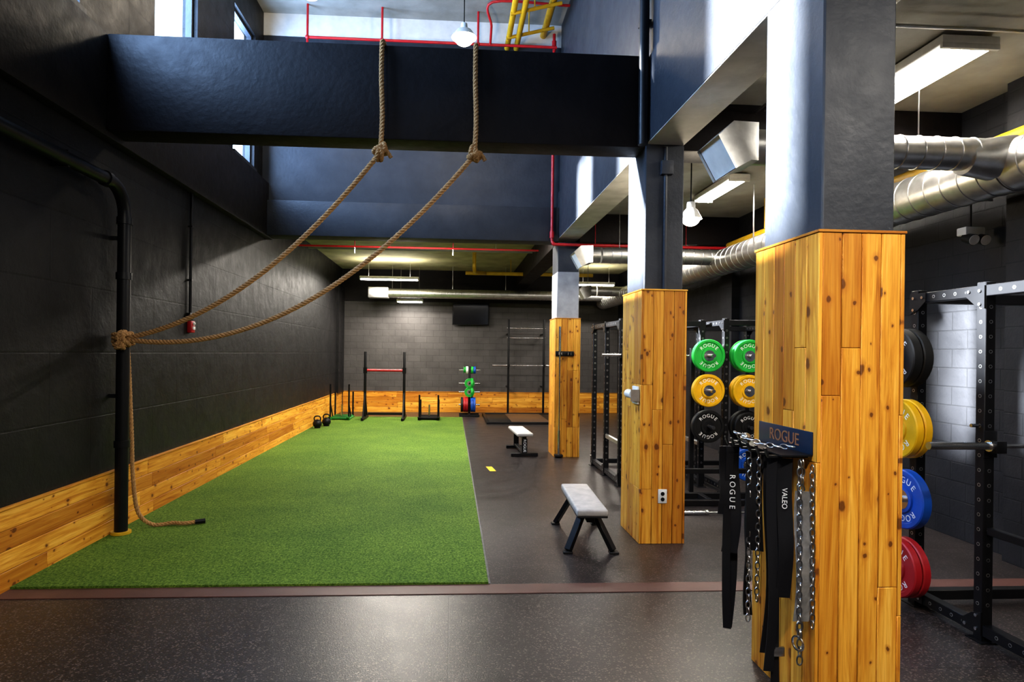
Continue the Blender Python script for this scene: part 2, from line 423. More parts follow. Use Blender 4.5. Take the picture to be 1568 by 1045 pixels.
column('support_column', 3.14, 4.034); column('support_column', 6.19, 4.034); column('support_column', 11.43, 3.96, 3.42)

# turf & strips
simple_box('turf', XL+.03, .32, 5.13, 18.3, 0, .022, TURF)
b = B(); b.box(XL+.03, XR, 4.93, 5.125, 0, .006, BROWN); b.done('floor_transition_strip')
b = B(); b.box(.322, .338, 5.13, 18.3, 0, .010, EDGE); b.done('turf_edge_strip')
b = B(); b.box(-.05, .05, -.2, .2, 0, .003, TAPE, M=Matrix.Translation((.66, 10.25, 0)) @ Matrix.Rotation(.12, 4, 'Z')); b.done('floor_tape')

# ------------------------------------------------------------------ pipes on the walls
b = B()
px, pz = XL+.13, 3.53
path = [(px, YF+.02, pz), (px, 6.3, pz)]+[(px, 6.3+.28*math.sin(a), pz-.28+.28*math.cos(a)) for a in [math.pi/2*k/8 for k in range(1, 9)]]+[(px, 6.58, .024)]
b.tube(path, .062, BLACKP, 18)
for z in (3.16, 2.6, .9): b.cyl((px, 6.58, z), (px, 6.58, z+.07), .074, BLACKP)
b.cyl((px, 6.2, pz), (px, 6.27, pz), .075, BLACKP); b.cyl((px, 6.58, .024), (px, 6.58, .05), .095, YELP)
for y in (0.5, 3.2, 5.6): b.box(XL+.001, px+.02, y, y+.03, pz-.07, pz+.075, BLACKP)
for z in (1.4, 3.0): b.box(XL+.001, px, 6.565, 6.595, z, z+.04, BLACKP)
b.done('drain_pipe')
b = B(); b.cyl((XL+.03, 8.45, 2.35), (XL+.03, 8.45, 3.95), .02, BLACKP); b.box(XL, XL+.05, 8.40, 8.50, 2.28, 2.38, BLACKP, .005)
for z in (2.8, 3.5): b.box(XL, XL+.055, 8.42, 8.48, z, z+.02, BLACKP)
b.done('wall_conduit')
b = B(); b.box(XL, XL+.06, 8.42, 8.54, 2.12, 2.275, REDP, .01); b.box(XL+.06, XL+.075, 8.45, 8.51, 2.16, 2.20, WHITE, .003); b.sphere((XL+.065, 8.48, 2.24), .022, PLAST); b.done('fire_alarm_pull')
b = B(); b.cyl((1.88, 6.16, 4.0), (1.88, 6.16, HZ), .05, BLACKP); b.box(1.84, 1.95, 6.14, 6.24, 5.2, 5.25, BLACKP); b.done('riser_pipe')
b = B(); b.cyl((2.13, 6.205, 2.57), (2.13, 6.205, 4.0), .018, SLATE); b.box(2.08, 2.2, 6.17, 6.225, 3.72, 3.86, SLATE, .006); b.done('junction_box')

# climbing rope, tied to the pipe
A1, A2, Bq = Vector((-.72, 6.20, 3.86)), Vector((.20, 6.20, 3.86)), Vector((px+.02, 6.50, 2.0))
def knot(b, c, R=.055, r=.02):
    for k in range(5):
        ax = Vector((random.uniform(-.5, .5), random.uniform(-.6, .6), 1)) if k % 2 else Vector((1, random.uniform(-.5, .5), random.uniform(-.3, .3)))
        M = frame(Vector(c)+Vector((random.uniform(-.02, .02), 0, random.uniform(-.025, .025))), ax)
        b.rope([M @ Vector((R*math.cos(a), R*math.sin(a), 0)) for a in [2*math.pi*j/20 for j in range(21)]], r, ROPE, .08)
b = B()
for A, sag in ((A1, .36), (A2, .60)):
    pts = []
    for k in range(41):
        f = k/40; p = A.lerp(Bq, f); p.z -= 4*sag*f*(1-f); pts.append(p)
    b.rope(pts, .025, ROPE)
    x = A.x
    b.rope(smooth([(x, 6.19, 3.88), (x+.012, 6.20, 4.2), (x, 6.20, 4.6), (x, 6.21, 4.9), (x+.004, 6.25, 4.965), (x+.01, 6.4, 4.965), (x, 6.57, 4.96), (x, 6.62, 4.88), (x, 6.62, 4.4), (x, 6.61, 4.02), (x, 6.5, 3.945), (x, 6.3, 3.93), (x, 6.2, 3.88)], 8), .025, ROPE)
    knot(b, A+Vector((0, -.01, -.0)), .06, .023)
    b.rope(smooth([A, A+Vector((.06, -.03, .0)), A+Vector((.11, -.02, -.07))], 6), .02, ROPE)
# wraps around pipe
for z in (1.95, 1.985, 2.02):
    b.rope([(px+.088*math.cos(a), 6.58+.088*math.sin(a), z+.006*a) for a in [2*math.pi*j/30 for j in range(31)]], .021, ROPE)
knot(b, (px+.06, 6.48, 1.99), .06, .022); knot(b, (px+.03, 6.47, 1.93), .045, .02)
b.rope(smooth([(px, 6.67, 1.95), (px+.01, 6.70, 1.5), (px+.03, 6.71, 1.0), (px+.05, 6.71, .55), (px+.09, 6.74, .2), (px+.2, 6.82, .049), (px+.38, 6.88, .049), (px+.5, 6.86, .049), (px+.62, 6.92, .049)], 12), .021, ROPE)
b.cyl((px+.60, 6.91, .051), (px+.69, 6.955, .051), .025, BLACKM)
b.done('climbing_rope')

# ------------------------------------------------------------------ gym gear helpers
def plate(b, c, axis, R, t, mat, label=True):
    M = frame(c, axis); h = t/2
    prof = [(.026, -h), (.10, -h), (.105, -h*.62), (R*.80, -h*.62), (R*.83, -h), (R-.008, -h), (R, -h+.008), (R, h-.008), (R-.008, h), (R*.83, h), (R*.80, h*.62), (.105, h*.62), (.10, h), (.026, h)]
    b.lathe(prof, M, mat, 40, closed=True)
    b.lathe([(.026, -h-.002), (.075, -h-.002), (.075, h+.002), (.026, h+.002)], M, STEEL if mat is not RUBK else BLACKM, 28, closed=True)
    if label:
        for sgn in (1, -1):
            for half in (0, 1):
                for i, ch in enumerate('ROGUE'):
                    a = math.radians((i-2)*-23)+(math.pi if half else 0)
                    F = M @ Matrix.Rotation(0 if sgn > 0 else math.pi, 4, 'X') @ Matrix.Rotation(-math.pi/2+a, 4, 'Z') @ Matrix.Translation((0, R*.64, h*.62+.001))
                    b.text(ch, R*.30, F, WHITE, .0008)
def upright(b, x, y, h, side='x', w=.075, holes=True, z0=0):
    b.box(x-w/2, x+w/2, y-w/2, y+w/2, z0, h, BLACKM, .005, 1)
    if holes:
        z = .25
        while z < h-.08:
            for d in (1, -1):
                b.cyl((x+d*(w/2-.001), y, z), (x+d*(w/2+.0015), y, z), .0125, GALV, seg=10)
                b.cyl((x+d*(w/2), y, z), (x+d*(w/2+.002), y, z), .009, RUBK, seg=10)
            b.cyl((x, y-w/2+.001, z), (x, y-w/2-.0015, z), .0125, GALV, seg=10)
            b.cyl((x, y-w/2, z), (x, y-w/2-.002, z), .009, RUBK, seg=10)
            z += .10
    b.box(x-w/2-.03, x+w/2+.03, y-w/2-.03, y+w/2+.03, z0, z0+.008, BLACKM)
def gusset(b, p, d1, d2, s=.12, mat=BLACKM):
    p = Vector(p); d1 = Vector(d1); d2 = Vector(d2); n = d1.cross(d2).normalized()
    t = bmesh.new(); off = n*.004
    vs = []
    for o in (-off, off):
        vs.append([t.verts.new(q+o) for q in (p-d1*.035-d2*.035, p+d1*s-d2*.035, p+d1*s+d2*.03, p+d1*.04+d2*s*.8, p-d1*.035+d2*s)])
    t.faces.new(vs[0][::-1]); t.faces.new(vs[1])
    for k in range(5): t.faces.new((vs[0][k], vs[0][(k+1) % 5], vs[1][(k+1) % 5], vs[1][k]))
    bmesh.ops.recalc_face_normals(t, faces=t.faces[:]); b.merge(t, mat)
    for q in (p, p+d1*s*.75, p+d2*s*.75): b.cyl(q-n*.012, q+n*.012, .012, STEEL, seg=8)
def power_rack(x0, x1, yy, h=2.42, holes=True):
    b = B(); w = .075; ya, yb = yy[0], yy[-1]
    for x in (x0, x1):
        for y in yy: upright(b, x, y, h, holes=holes)
        for y1, y2 in zip(yy, yy[1:]):
            b.beam((x, y1+w/2, h-.06), (x, y2-w/2, h-.06), w, w, BLACKM)
            b.beam((x, y1+w/2, .08), (x, y2-w/2, .08), w, w, BLACKM)
            k = y1+.12
            while k < y2-.08:
                for zz in (h-.06, .08):
                    for d in (-1, 1): b.cyl((x+d*(w/2-.001), k, zz), (x+d*(w/2+.0015), k, zz), .0125, GALV, seg=10); b.cyl((x+d*(w/2), k, zz), (x+d*(w/2+.002), k, zz), .009, RUBK, seg=10)
                k += .1
        s = 1 if x == x1 else -1
        for y in yy:
            dy = -1 if y == yb else 1
            gusset(b, (x+s*(w/2+.005), y, h-.06), (0, dy, 0), (0, 0, -1))
            gusset(b, (x+s*(w/2+.005), y, .08), (0, dy, 0), (0, 0, 1))
    for y in (ya, yb): b.beam((x0+w/2, y, h-.06), (x1-w/2, y, h-.06), w, w, BLACKM)
    b.beam((x0+w/2, yb, .08), (x1-w/2, yb, .08), w, w, BLACKM)
    b.cyl((x0, yy[-2], h-.02), (x1, yy[-2], h-.02), .016, BLACKM) if len(yy) > 2 else None
    return b
def jcup(b, x, y, z):
    b.box(x-.045, x+.045, y-.05, y-.0375, z-.09, z+.09, BLACKM, .003)
    b.box(x-.035, x+.035, y-.13, y-.05, z-.05, z-.03, BLACKM, .003)
    b.box(x-.035, x+.035, y-.135, y-.12, z-.05, z+.03, BLACKM, .003)
def barbell(c, axis=(1, 0, 0), L=2.2, name='barbell', plates=()):
    b = B(); c = Vector(c); a = Vector(axis).normalized()
    b.cyl(c-a*(L/2-.42), c+a*(L/2-.42), .0145, STEEL)
    for s in (1, -1):
        b.cyl(c+a*s*(L/2-.43), c+a*s*L/2, .025, STEEL); b.cyl(c+a*s*(L/2-.45), c+a*s*(L/2-.415), .038, STEEL)
    for (d, R, t, m) in plates: plate(b, c+a*d, a, R, t, m)
    return b.done(name)

# near right power rack
b = power_rack(3.60, 4.84, (2.95, 4.02, 4.63))
for (z, R, m, n, t) in ((1.9, .225, RUBK, 2, .075), (1.36, .225, RUBY, 2, .06), (.82, .225, RUBB, 1, .075), (.30, .225, RUBR, 2, .06)):
    b.cyl((3.56, 4.60, z), (3.20, 4.60, z), .025, STEEL); b.cyl((3.563, 4.60, z), (3.553, 4.60, z), .05, BLACKM)
    x = 3.53
    for k in range(n):
        plate(b, (x-t/2-.005, 4.60, z), (-1, 0, 0), R, t, m); x -= t+.008
jcup(b, 3.60, 4.02, 1.33); jcup(b, 4.84, 4.02, 1.33)
b.cyl((3.55, 4.02, 1.45), (3.50, 4.02, 1.45), .012, STEEL)
b.torus(frame((3.60, 3.55, .135), (0, 0, 1)), .03, .008, RUBR)
for x in (3.6, 4.84): b.beam((x, 3.0, .75), (x, 3.97, .75), .05, .05, BLACKM)
b.done('power_rack')
barbell((4.21, 3.93, 1.325), L=2.16)

# middle rack (between first two columns) with storage pegs
b = power_rack(3.78, 5.02, (8.46, 9.4, 10.4))
for z, m in ((1.90, RUBG), (1.42, RUBY), (.93, RUBK), (.42, RUBB)):
    if m is not RUBB: b.beam((3.35, 8.52, z), (4.75, 8.52, z), .06, .05, BLACKM)
    for x in (3.52, 4.05, 4.50):
        if m is RUBB and x != 4.05: continue
        b.cyl((x, 8.50, z), (x, 8.22, z), .025, STEEL)
        plate(b, (x, 8.42, z), (0, -1, 0), .225, .08, m)
        if x != 3.52: plate(b, (x, 8.33, z), (0, -1, 0), .225 if m is not RUBK else .2, .07, m)
b.beam((3.35, 8.56, 0), (3.35, 8.56, 2.0), .06, .06, BLACKM)
b.beam((4.05, 8.56, .42), (3.8, 8.56, .42), .05, .05, BLACKM)
b.done('power_rack')
# rack beyond
b = power_rack(2.44, 3.62, (8.9, 9.75, 10.6))
for x in (2.44, 3.62): b.beam((x, 8.95, .62), (x, 9.70, .62), .05, .06, GALV)
jcup(b, 2.44, 8.9, 1.9); jcup(b, 3.62, 8.9, 1.9)
b.done('power_rack')
barbell((3.03, 8.81, 1.895), L=1.8)
barbell((3.62, 7.3, .026), L=2.0)
# low floor base frame
b = B()
for y, z in ((7.75, .04), (8.15, .04)): b.beam((2.55, y, z), (4.6, y, z), .07, .07, BLACKM)
for x in (2.6, 3.3, 4.5): b.beam((x, 7.79, .04), (x, 8.11, .04), .07, .07, BLACKM)
b.beam((2.6, 7.75, .075), (2.6, 7.75, .42), .06, .06, BLACKM); b.beam((4.5, 7.75, .075), (4.5, 7.75, .42), .06, .06, BLACKM)
b.beam((2.55, 7.75, .44), (4.55, 7.75, .44), .06, .06, BLACKM)
b.done('barbell_storage_cradle')

# benches
def bench(loc, rot, pad, side):
    b = B(); M = Matrix.Translation(loc) @ Matrix.Rotation(rot, 4, 'Z')
    b.box(-.15, .15, -.6, .6, .37, .435, pad, .02, 3, M); b.box(-.145, .145, -.59, .59, .355, .375, PADK, .004, 1, M)
    b.box(-.04, .04, -.5, .5, .29, .355, BLACKM, .006, 1, M)
    for s in (1, -1):
        for q in (1, -1):
            p0 = M @ Vector((q*.06, s*.36, .35)); p1 = M @ Vector((q*.215, s*.5, .025))
            b.beam(p0, p1, .07, .045, BLACKM, .004)
            b.box(-.045, .045, -.04, .04, 0, .02, RUBK, .004, 1, M @ Matrix.Translation((q*.22, s*.505, 0)))
        b.box(-.11, .11, s*.36-.03, s*.36+.03, .315, .355, BLACKM, .004, 1, M)
    return b.done('flat_bench')
bench((1.37, 6.42, 0), -.05, PADG, PADK)
b = B(); M = Matrix.Translation((1.33, 12.0, 0)) @ Matrix.Rotation(.05, 4, 'Z')
b.box(-.15, .15, -.6, .6, .375, .435, PADG, .02, 3, M); b.box(-.04, .04, -.5, .5, .32, .375, BLACKM, .005, 1, M)
for y, w in ((-.5, .25), (.5, .2)): b.box(-w, w, y-.035, y+.035, 0.005, .065, BLACKM, .006, 1, M); b.box(-.05, .05, y-.03, y+.03, .06, .33, BLACKM, .005, 1, M)
b.box(-.04, .04, -.47, .47, .05, .10, BLACKM, .005, 1, M)
b.text('ROGUE', .07, M @ Matrix.Translation((0, -.533, .2)) @ Matrix.Rotation(math.pi/2, 4, 'X') @ Matrix.Rotation(-math.pi/2, 4, 'Z'), WHITE)
for q in (-1, 1):
    for y, w in ((-.5, .25), (.5, .2)): b.cyl(M @ Vector((q*(w-.03), y, 0)), M @ Vector((q*(w-.03), y, .01)), .03, RUBK)
b.done('flat_bench')

# far end ------------------------------------------------
b = B(); b.box(0, 1.16, 19.86, 19.91, 2.78, 3.46, BLACKM, .01); b.box(.025, 1.135, 19.853, 19.862, 2.81, 3.435, SCREEN); b.box(.4, .76, 19.9, 20, 2.95, 3.3, BLACKM); b.done('wall_television')
def sled(x, y, w, h, base):
    b = B()
    for s in (-1, 1):
        b.box(x+s*w/2-.035, x+s*w/2+.035, y-.45, y+.45, .022, .07, base, .01); b.cyl((x+s*w/2, y-.36, .07), (x+s*w/2, y-.36, h), .024, BLACKM); b.cyl((x+s*w/2, y+.36, .07), (x+s*w/2, y+.36, h*.75), .024, BLACKM)
        b.beam((x+s*w/2, y-.45, .05), (x+s*w/2, y-.55, .12), .07, .02, base)
        b.beam((x+s*w/2, y-.36, h*.5), (x+s*w/2, y+.0, .07), .03, .03, BLACKM)
    for yy in (-.36, 0, .36): b.box(x-w/2, x+w/2, y+yy-.03, y+yy+.03, .05, .10, base, .005)
    b.box(x-w/2+.03, x+w/2-.03, y-.3, y+.3, .065, .08, BLACKM); b.cyl((x, y, .08), (x, y, .42), .024, STEEL)
    return b.done('push_sled')
GREENM = surf('green_powder_coat', (.03, .25, .05), None, .4)
sled(-3.05, 17.75, .5, 1.0, GREENM); sled(-.62, 17.8, .52, .72, BLACKM)
b = B()
for x in (-2.4, -1.32):
    b.box(x-.035, x+.035, 17.1, 18.2, .022, .10, BLACKM, .006); b.box(x-.035, x+.035, 17.6, 17.67, .1, 1.9, BLACKM, .004)
    b.beam((x, 17.25, .1), (x, 17.6, .75), .04, .04, BLACKM); b.beam((x, 18.05, .1), (x, 17.67, .75), .04, .04, BLACKM)
b.cyl((-2.4, 17.635, 1.38), (-1.32, 17.635, 1.38), .035, REDP); b.box(-2.45, -2.35, 17.59, 17.68, 1.30, 1.46, BLACKM); b.box(-1.37, -1.27, 17.59, 17.68, 1.30, 1.46, BLACKM)
b.box(-2.37, -1.35, 18.0, 18.07, .1, .16, BLACKM); b.done('yoke')
# weight tree
b = B(); tx, ty = .54, 18.9
b.box(tx-.3, tx+.3, ty-.3, ty-.24, 0, .06, BLACKM, .005); b.box(tx-.3, tx+.3, ty+.24, ty+.3, 0, .06, BLACKM, .005); b.box(tx-.03, tx+.03, ty-.3, ty+.3, .03, .09, BLACKM, .005)
b.box(tx-.035, tx+.035, ty-.035, ty+.035, .06, 1.5, BLACKM, .005)
for z, l, r_ in ((1.38, [(WHITE, .11), (RUBG, .08)], [(RUBG, .11), (RUBB, .11)]), (.98, [], [(RUBG, .16)]), (.72, [], [(RUBG, .16)]), (.34, [(RUBR, .225), (RUBR, .225), (RUBK, .225)], [(RUBB, .225), (RUBB, .225)])):
    b.cyl((tx-.32, ty, z), (tx+.32, ty, z), .022, STEEL)
    for s, lst in ((-1, l), (1, r_)):
        d = .04
        for m, R in lst:
            t = .07; plate(b, (tx+s*(d+t/2), ty, z), (s, 0, 0), R, t, m, False); d += t+.004
for z in (.98, .72): plate(b, (tx, ty-.08, z), (0, -1, 0), .15, .06, RUBG, False)
b.done('weight_plate_tree')
# lifting platform and stand
b = B(); b.box(.95, 3.4, 16.7, 19.3, 0, .03, RUBK, .004)
for (a, c, d, e) in ((.95, 3.4, 16.7, 16.78), (.95, 3.4, 19.22, 19.3), (.95, 1.03, 16.78, 19.22), (3.32, 3.4, 16.78, 19.22)): b.box(a, c, d, e, 0, .06, BLACKM, .004)
b.box(1.65, 2.7, 16.8, 19.2, .03, .04, surf('stained_plywood', (.10, .055, .03), None, .4), .002); b.done('lifting_platform')
b = B()
for x in (1.75, 2.85):
    b.box(x-.03, x+.03, 19.32, 19.38, 0, 2.95, BLACKM, .003); b.beam((x, 19.38, 2.5), (x, 19.99, 2.5), .05, .05, BLACKM); b.beam((x, 19.38, .85), (x, 19.95, .85), .05, .05, BLACKM)
    b.box(x-.1, x+.1, 19.31, 19.5, 0, .01, BLACKM)
for z in (2.68, 2.38): b.cyl((1.7, 19.35, z), (2.9, 19.35, z), .018, STEEL)
for x in (1.75, 2.85): b.box(x-.03, x+.03, 19.18, 19.32, 1.48, 1.50, BLACKM); b.box(x-.03, x+.03, 19.17, 19.19, 1.48, 1.56, BLACKM)
b.done('pull_up_rig'); barbell((2.3, 19.25, 1.53), L=2.1)
def kettle(x, y):
    b = B(); b.sphere((x, y, .13), .11, BLACKM, (1, 1, .95)); b.cyl((x, y, .022), (x, y, .05), .075, BLACKM)
    b.tube(smooth([(x-.07, y, .2), (x-.075, y, .27), (x-.04, y, .31), (x+.04, y, .31), (x+.075, y, .27), (x+.07, y, .2)], 5), .016, BLACKM); b.done('kettlebell')
kettle(-3.25, 15.5); kettle(-3.12, 15.95)

# barbell holder on third column
b = B(); X = 2.02
b.box(X-.12, X+.22, 11.405, 11.43, 1.86, 1.95, BLACKM, .004)
for q in (-.05, .12): b.box(X+q-.03, X+q-.02, 11.30, 11.41, 1.88, 1.93, STEEL); b.box(X+q+.02, X+q+.03, 11.30, 11.41, 1.88, 1.93, STEEL)
b.cyl((X-.05, 11.36, .10), (X-.05, 11.36, 2.35), .014, STEEL); b.cyl((X-.05, 11.36, 1.95), (X-.05, 11.36, 2.4), .024, STEEL); b.cyl((X-.05, 11.36, .06), (X-.05, 11.36, .5), .024, STEEL)
b.box(X-.12, X+.02, 11.30, 11.43, .02, .06, BLACKM, .004); b.done('vertical_barbell_holder')
# outlet, towel dispenser on second column
b = B(); b.box(2.085, 2.175, 6.178, 6.19, .41, .55, PLAST, .004); 
for z in (.45, .505): b.cyl((2.13, 6.179, z), (2.13, 6.175, z), .02, BLACKM, seg=16)
b.done('power_outlet')
b = B(); b.box(1.87, 1.893, 6.22, 6.40, 1.40, 1.58, PLAST, .006); b.cyl((1.83, 6.21, 1.50), (1.83, 6.40, 1.50), .045, PLAST); b.box(1.80, 1.89, 6.20, 6.212, 1.43, 1.55, GALV); b.done('towel_dispenser')
# emergency light near the right wall
b = B(); b.box(5.02, 5.22, 5.85, 5.97, 3.12, 3.20, PLAST, .01); b.cyl((5.12, 5.91, 3.2), (5.12, 5.91, 3.48), .008, BLACKM, seg=8); b.box(5.12, 5.34, 5.9, 5.92, 3.47, 3.49, BLACKM)
for dx in (-.06, .06): b.cyl((5.12+dx, 5.91, 3.10), (5.12+dx, 5.80, 3.06), .045, BLACKM, r2=.055); b.cyl((5.12+dx, 5.80, 3.06), (5.12+dx, 5.795, 3.058), .05, PLAST)
b.done('emergency_light')

# belt hanger on near column's left face
b = B(); x = 1.893
b.box(x-.006, x, 3.17, 3.74, 1.385, 1.505, SIGNB, .002)
b.text('ROGUE', .095, frame((x-.008, 3.45, 1.445), (-1, 0, 0), (0, -1, 0)), surf('bronze_lettering', (.30, .14, .07), None, .4), .001)
b.box(x-.17, x-.004, 3.17, 3.74, 1.377, 1.385, BLACKM)
hooks = [3.22, 3.32, 3.42, 3.52, 3.62, 3.70]
for y in hooks:
    b.box(x-.22, x-.004, y-.012, y+.012, 1.365, 1.377, BLACKM, .001); b.beam((x-.218, y, 1.371), (x-.235, y, 1.415), .022, .01, BLACKM, .001)
b.done('belt_hanger_rack')
def strap(b, x, y, z0, z1, w, mat, sway=0, th=.006, dy=0, fa=None):
    t = bmesh.new(); n = 24; rows = []
    for k in range(n+1):
        f = k/n; z = z0+(z1-z0)*f; xx = x+sway*math.sin(f*3.4)*f; yy = y+dy*f+.01*math.sin(f*7)
        a = (fa+.25*math.sin(f*5+y*7)) if fa is not None else .5+.9*math.sin(f*4+y*9)
        d = Vector((math.cos(a), math.sin(a), 0)); nn = Vector((-d.y, d.x, 0))
        rows.append([t.verts.new(Vector((xx, yy, z))+d*sx*w/2+nn*sn*th/2) for sx, sn in ((-1, -1), (1, -1), (1, 1), (-1, 1))])
    for r1, r2 in zip(rows, rows[1:]):
        for k in range(4): t.faces.new((r1[k], r1[(k+1) % 4], r2[(k+1) % 4], r2[k]))
    t.faces.new(rows[0]); t.faces.new(rows[-1][::-1]); bmesh.ops.recalc_face_normals(t, faces=t.faces[:]); b.merge(t, mat)
def chain(b, p0, p1, r=.014, mat=CLEARP, sag=0):
    p0 = Vector(p0); p1 = Vector(p1); L = (p1-p0).length; n = max(2, int(L/(r*2.6)))
    for k in range(n):
        f = (k+.5)/n; c = p0.lerp(p1, f); c.z -= sag*4*f*(1-f)
        d = (p1-p0).normalized(); side = Vector((1, 0, 0)) if k % 2 else Vector((0, 1, 0))
        if abs(d.z) < .7: side = Vector((0, 0, 1)) if k % 2 else d.cross(Vector((0, 0, 1)))
        M = frame(c, d.cross(side), d); b.torus(M, r, r*.26, mat, 12, (1.55, .9))
# dip belts / straps
HZK = 1.36
b = B()
strap(b, 1.71, 3.24, HZK, .22, .05, BELT, .02, fa=-.3); strap(b, 1.75, 3.26, HZK, .06, .045, BELT, -.02, fa=-.2); strap(b, 1.77, 3.22, HZK, .62, .075, BELT, .01, fa=-.4)
b.text('VALEO', .036, frame((1.762, 3.208, 1.15), (-.36, -.93, 0), (0, 0, -1)), WHITE, .0006)
b.box(1.73, 1.79, 3.235, 3.25, .30, .35, STEEL, .003); b.done('lifting_belt')
b = B()
strap(b, 1.665, 3.64, HZK, .26, .045, BELT, -.03, dy=.03, fa=-.3); strap(b, 1.71, 3.69, HZK, .24, .045, BELT, .02, dy=.04, fa=-.2); strap(b, 1.68, 3.66, HZK, .72, .09, BELT, .02, fa=-.35); strap(b, 1.64, 3.66, HZK, .95, .07, BELT, .01, fa=-.1)
for i, ch in enumerate('ROGUE'): b.text(ch, .045, frame((1.675, 3.635, 1.18-i*.045), (-.3, -.95, 0), (0, 0, -1)), WHITE, .0006)
b.done('lifting_belt')
b = B(); chain(b, (1.69, 3.45, HZK), (1.69, 3.45, .40)); chain(b, (1.73, 3.42, HZK), (1.73, 3.43, .52)); strap(b, 1.72, 3.44, HZK, .80, .09, BELT, -.02, fa=-.3)
strap(b, 1.76, 3.38, HZK, .25, .045, BELT, .03, fa=-.2); strap(b, 1.70, 3.48, HZK, .42, .05, BELT, -.03); b.done('dip_belt')
b = B(); chain(b, (1.845, 3.19, HZK), (1.845, 3.19, .28), .017); chain(b, (1.81, 3.15, HZK), (1.80, 3.12, .45), .015); chain(b, (1.86, 3.12, HZK-.02), (1.87, 3.12, .50), .014)
strap(b, 1.835, 3.155, 1.20, .52, .08, LEATH, .01, fa=-.3)
b.torus(frame((1.80, 3.13, .42), (1, .3, 0)), .035, .006, STEEL); b.done('weight_chain')
b = B(); chain(b, (1.70, 3.54, 1.40), (1.62, 3.50, 1.47), .012); chain(b, (1.62, 3.50, 1.47), (1.84, 3.25, 1.42), .013, sag=.03); b.sphere((1.69, 3.50, 1.43), .03, STEEL); b.done('chain_coil')

# ------------------------------------------------------------------ ducts
def duct(b, p0, p1, r, step=.14):
    p0 = Vector(p0); p1 = Vector(p1); b.cyl(p0, p1, r, GALV, seg=32); d = (p1-p0); L = d.length; d.normalize(); n = int(L/step)
    for k in range(n): 
        c = p0+d*(k+.5)*step; b.torus(frame(c, d), r+.001, .006, GALV, 32)
def diffuser(b, x, y, z, s=1):
    # rectangular boot with an open mouth facing -X and down
    b.cyl((x+.34*s, y, z), (x+.55*s, y, z), .16*s, GALV, seg=28)
    ring = [[(x+.38*s, -.17, .17), (x+.38*s, .17, .17), (x+.38*s, .17, -.17), (x+.38*s, -.17, -.17)],
            [(x+.12*s, -.24, .15), (x+.12*s, .24, .15), (x+.28*s, .24, -.19), (x+.28*s, -.24, -.19)],
            [(x-.02*s, -.24, .02), (x-.02*s, .24, .02), (x+.14*s, .24, -.27), (x+.14*s, -.24, -.27)]]
    t = bmesh.new(); R = [[t.verts.new((p[0], y+p[1]*s, z+p[2]*s)) for p in r] for r in ring]
    for a, c in zip(R, R[1:]):
        for k in range(4): t.faces.new((a[k], a[(k+1) % 4], c[(k+1) % 4], c[k]))
    t.faces.new(R[0][::-1]); bmesh.ops.recalc_face_normals(t, faces=t.faces[:]); b.merge(t, GALV)
    P = [Vector((p[0]+.02*s, y+p[1]*s*.97, z+p[2]*s+.02*s)) for p in ring[2]]
    t = bmesh.new(); t.faces.new([t.verts.new(p) for p in P]); b.merge(t, PLAST)
b = B(); mx_, mz = 4.75, 3.55
duct(b, (mx_, .5, mz), (mx_, 19.6, mz), .22, .2)
for y in (5.05, 9.0, 13): b.cyl((mx_, y-.04, mz), (mx_, y+.04, mz), .232, GALV, seg=32)
b.cyl((mx_-.05, 5.05, 3.6), (mx_-.45, 5.05, 3.6), .20, GALV, r2=.14, seg=28)
for y, xe in ((5.05, 2.1), (10.8, 2.08), (17.0, 3.45)):
    duct(b, (mx_, y, 3.63), (xe+.5, y, 3.63), .135, .16)
    diffuser(b, xe, y, 3.63, .9 if y < 6 else .85)
duct(b, (mx_, 18.9, 3.66), (-1.95, 18.9, 3.66), .14, .2); b.box(-2.5, -1.9, 18.72, 19.08, 3.5, 3.82, GALV, .02)
for x in (-1.8, 0, 1.6, 3.4): b.cyl((x, 18.9, 3.8), (x, 18.9, CZ), .006, GALV, seg=6)
for y in (7.2, 9.2, 13, 15.5): b.box(mx_-.23, mx_-.225, y-.02, y+.02, mz, CZ, GALV); b.box(mx_+.225, mx_+.23, y-.02, y+.02, mz, CZ, GALV)
for y in (5.05, 10.8): b.cyl((2.9, y, 3.75), (2.9, y, CZ), .006, GALV, seg=6); b.cyl((3.9, y, 3.75), (3.9, y, CZ), .006, GALV, seg=6)
b.cyl((3.7, 17, 3.75), (3.7, 17, CZ), .006, GALV, seg=6)
b.done('ventilation_duct')

# pipes
b = B()
b.tube(smooth([(1.80, 11.38, 7.75), (1.80, 11.38, 6), (1.80, 11.38, 4.4), (1.80, 11.38, 4.0), (1.83, 11.36, 3.92), (1.95, 11.36, 3.90), (3.2, 11.36, 3.90), (5.15, 11.36, 3.90)], 8), .028, REDP, 12)
for z in (7.5, 4.02): b.cyl((1.80, 11.38, z), (1.80, 11.38, z+.12), .042, REDP)
for x in (2.6, 3.4, 4.3): b.cyl((x, 11.36, 3.9), (x, 11.36, CZ), .006, REDP, seg=6)
b.cyl((-2.6, 11.2, 7.42), (1.82, 11.2, 7.42), .024, REDP)
for x in (-2.6, -1.3, .4): b.cyl((x, 11.2, 7.15 if x < 0 else 7.42), (x, 11.2, 8.0), .02, REDP); b.sphere((x, 11.2, 7.42), .04, REDP)
b.cyl((1.80, 11.36, 7.42), (1.80, 11.2, 7.42), .024, REDP)
b.tube(smooth([(.62, 11.2, 7.42), (.62, 10.9, 7.6), (.62, 10.6, 7.85), (1.8, 10.6, 7.85), (1.94, 10.6, 7.85)], 6), .022, REDP)
b.done('sprinkler_pipe')
b = B()
for x, z, r in ((.95, 7.3, .05), (1.12, 7.3, .05), (1.62, 7.55, .06)): b.cyl((x, 5.0, z+.25), (x, 11.57, z+.25), r, YELP)
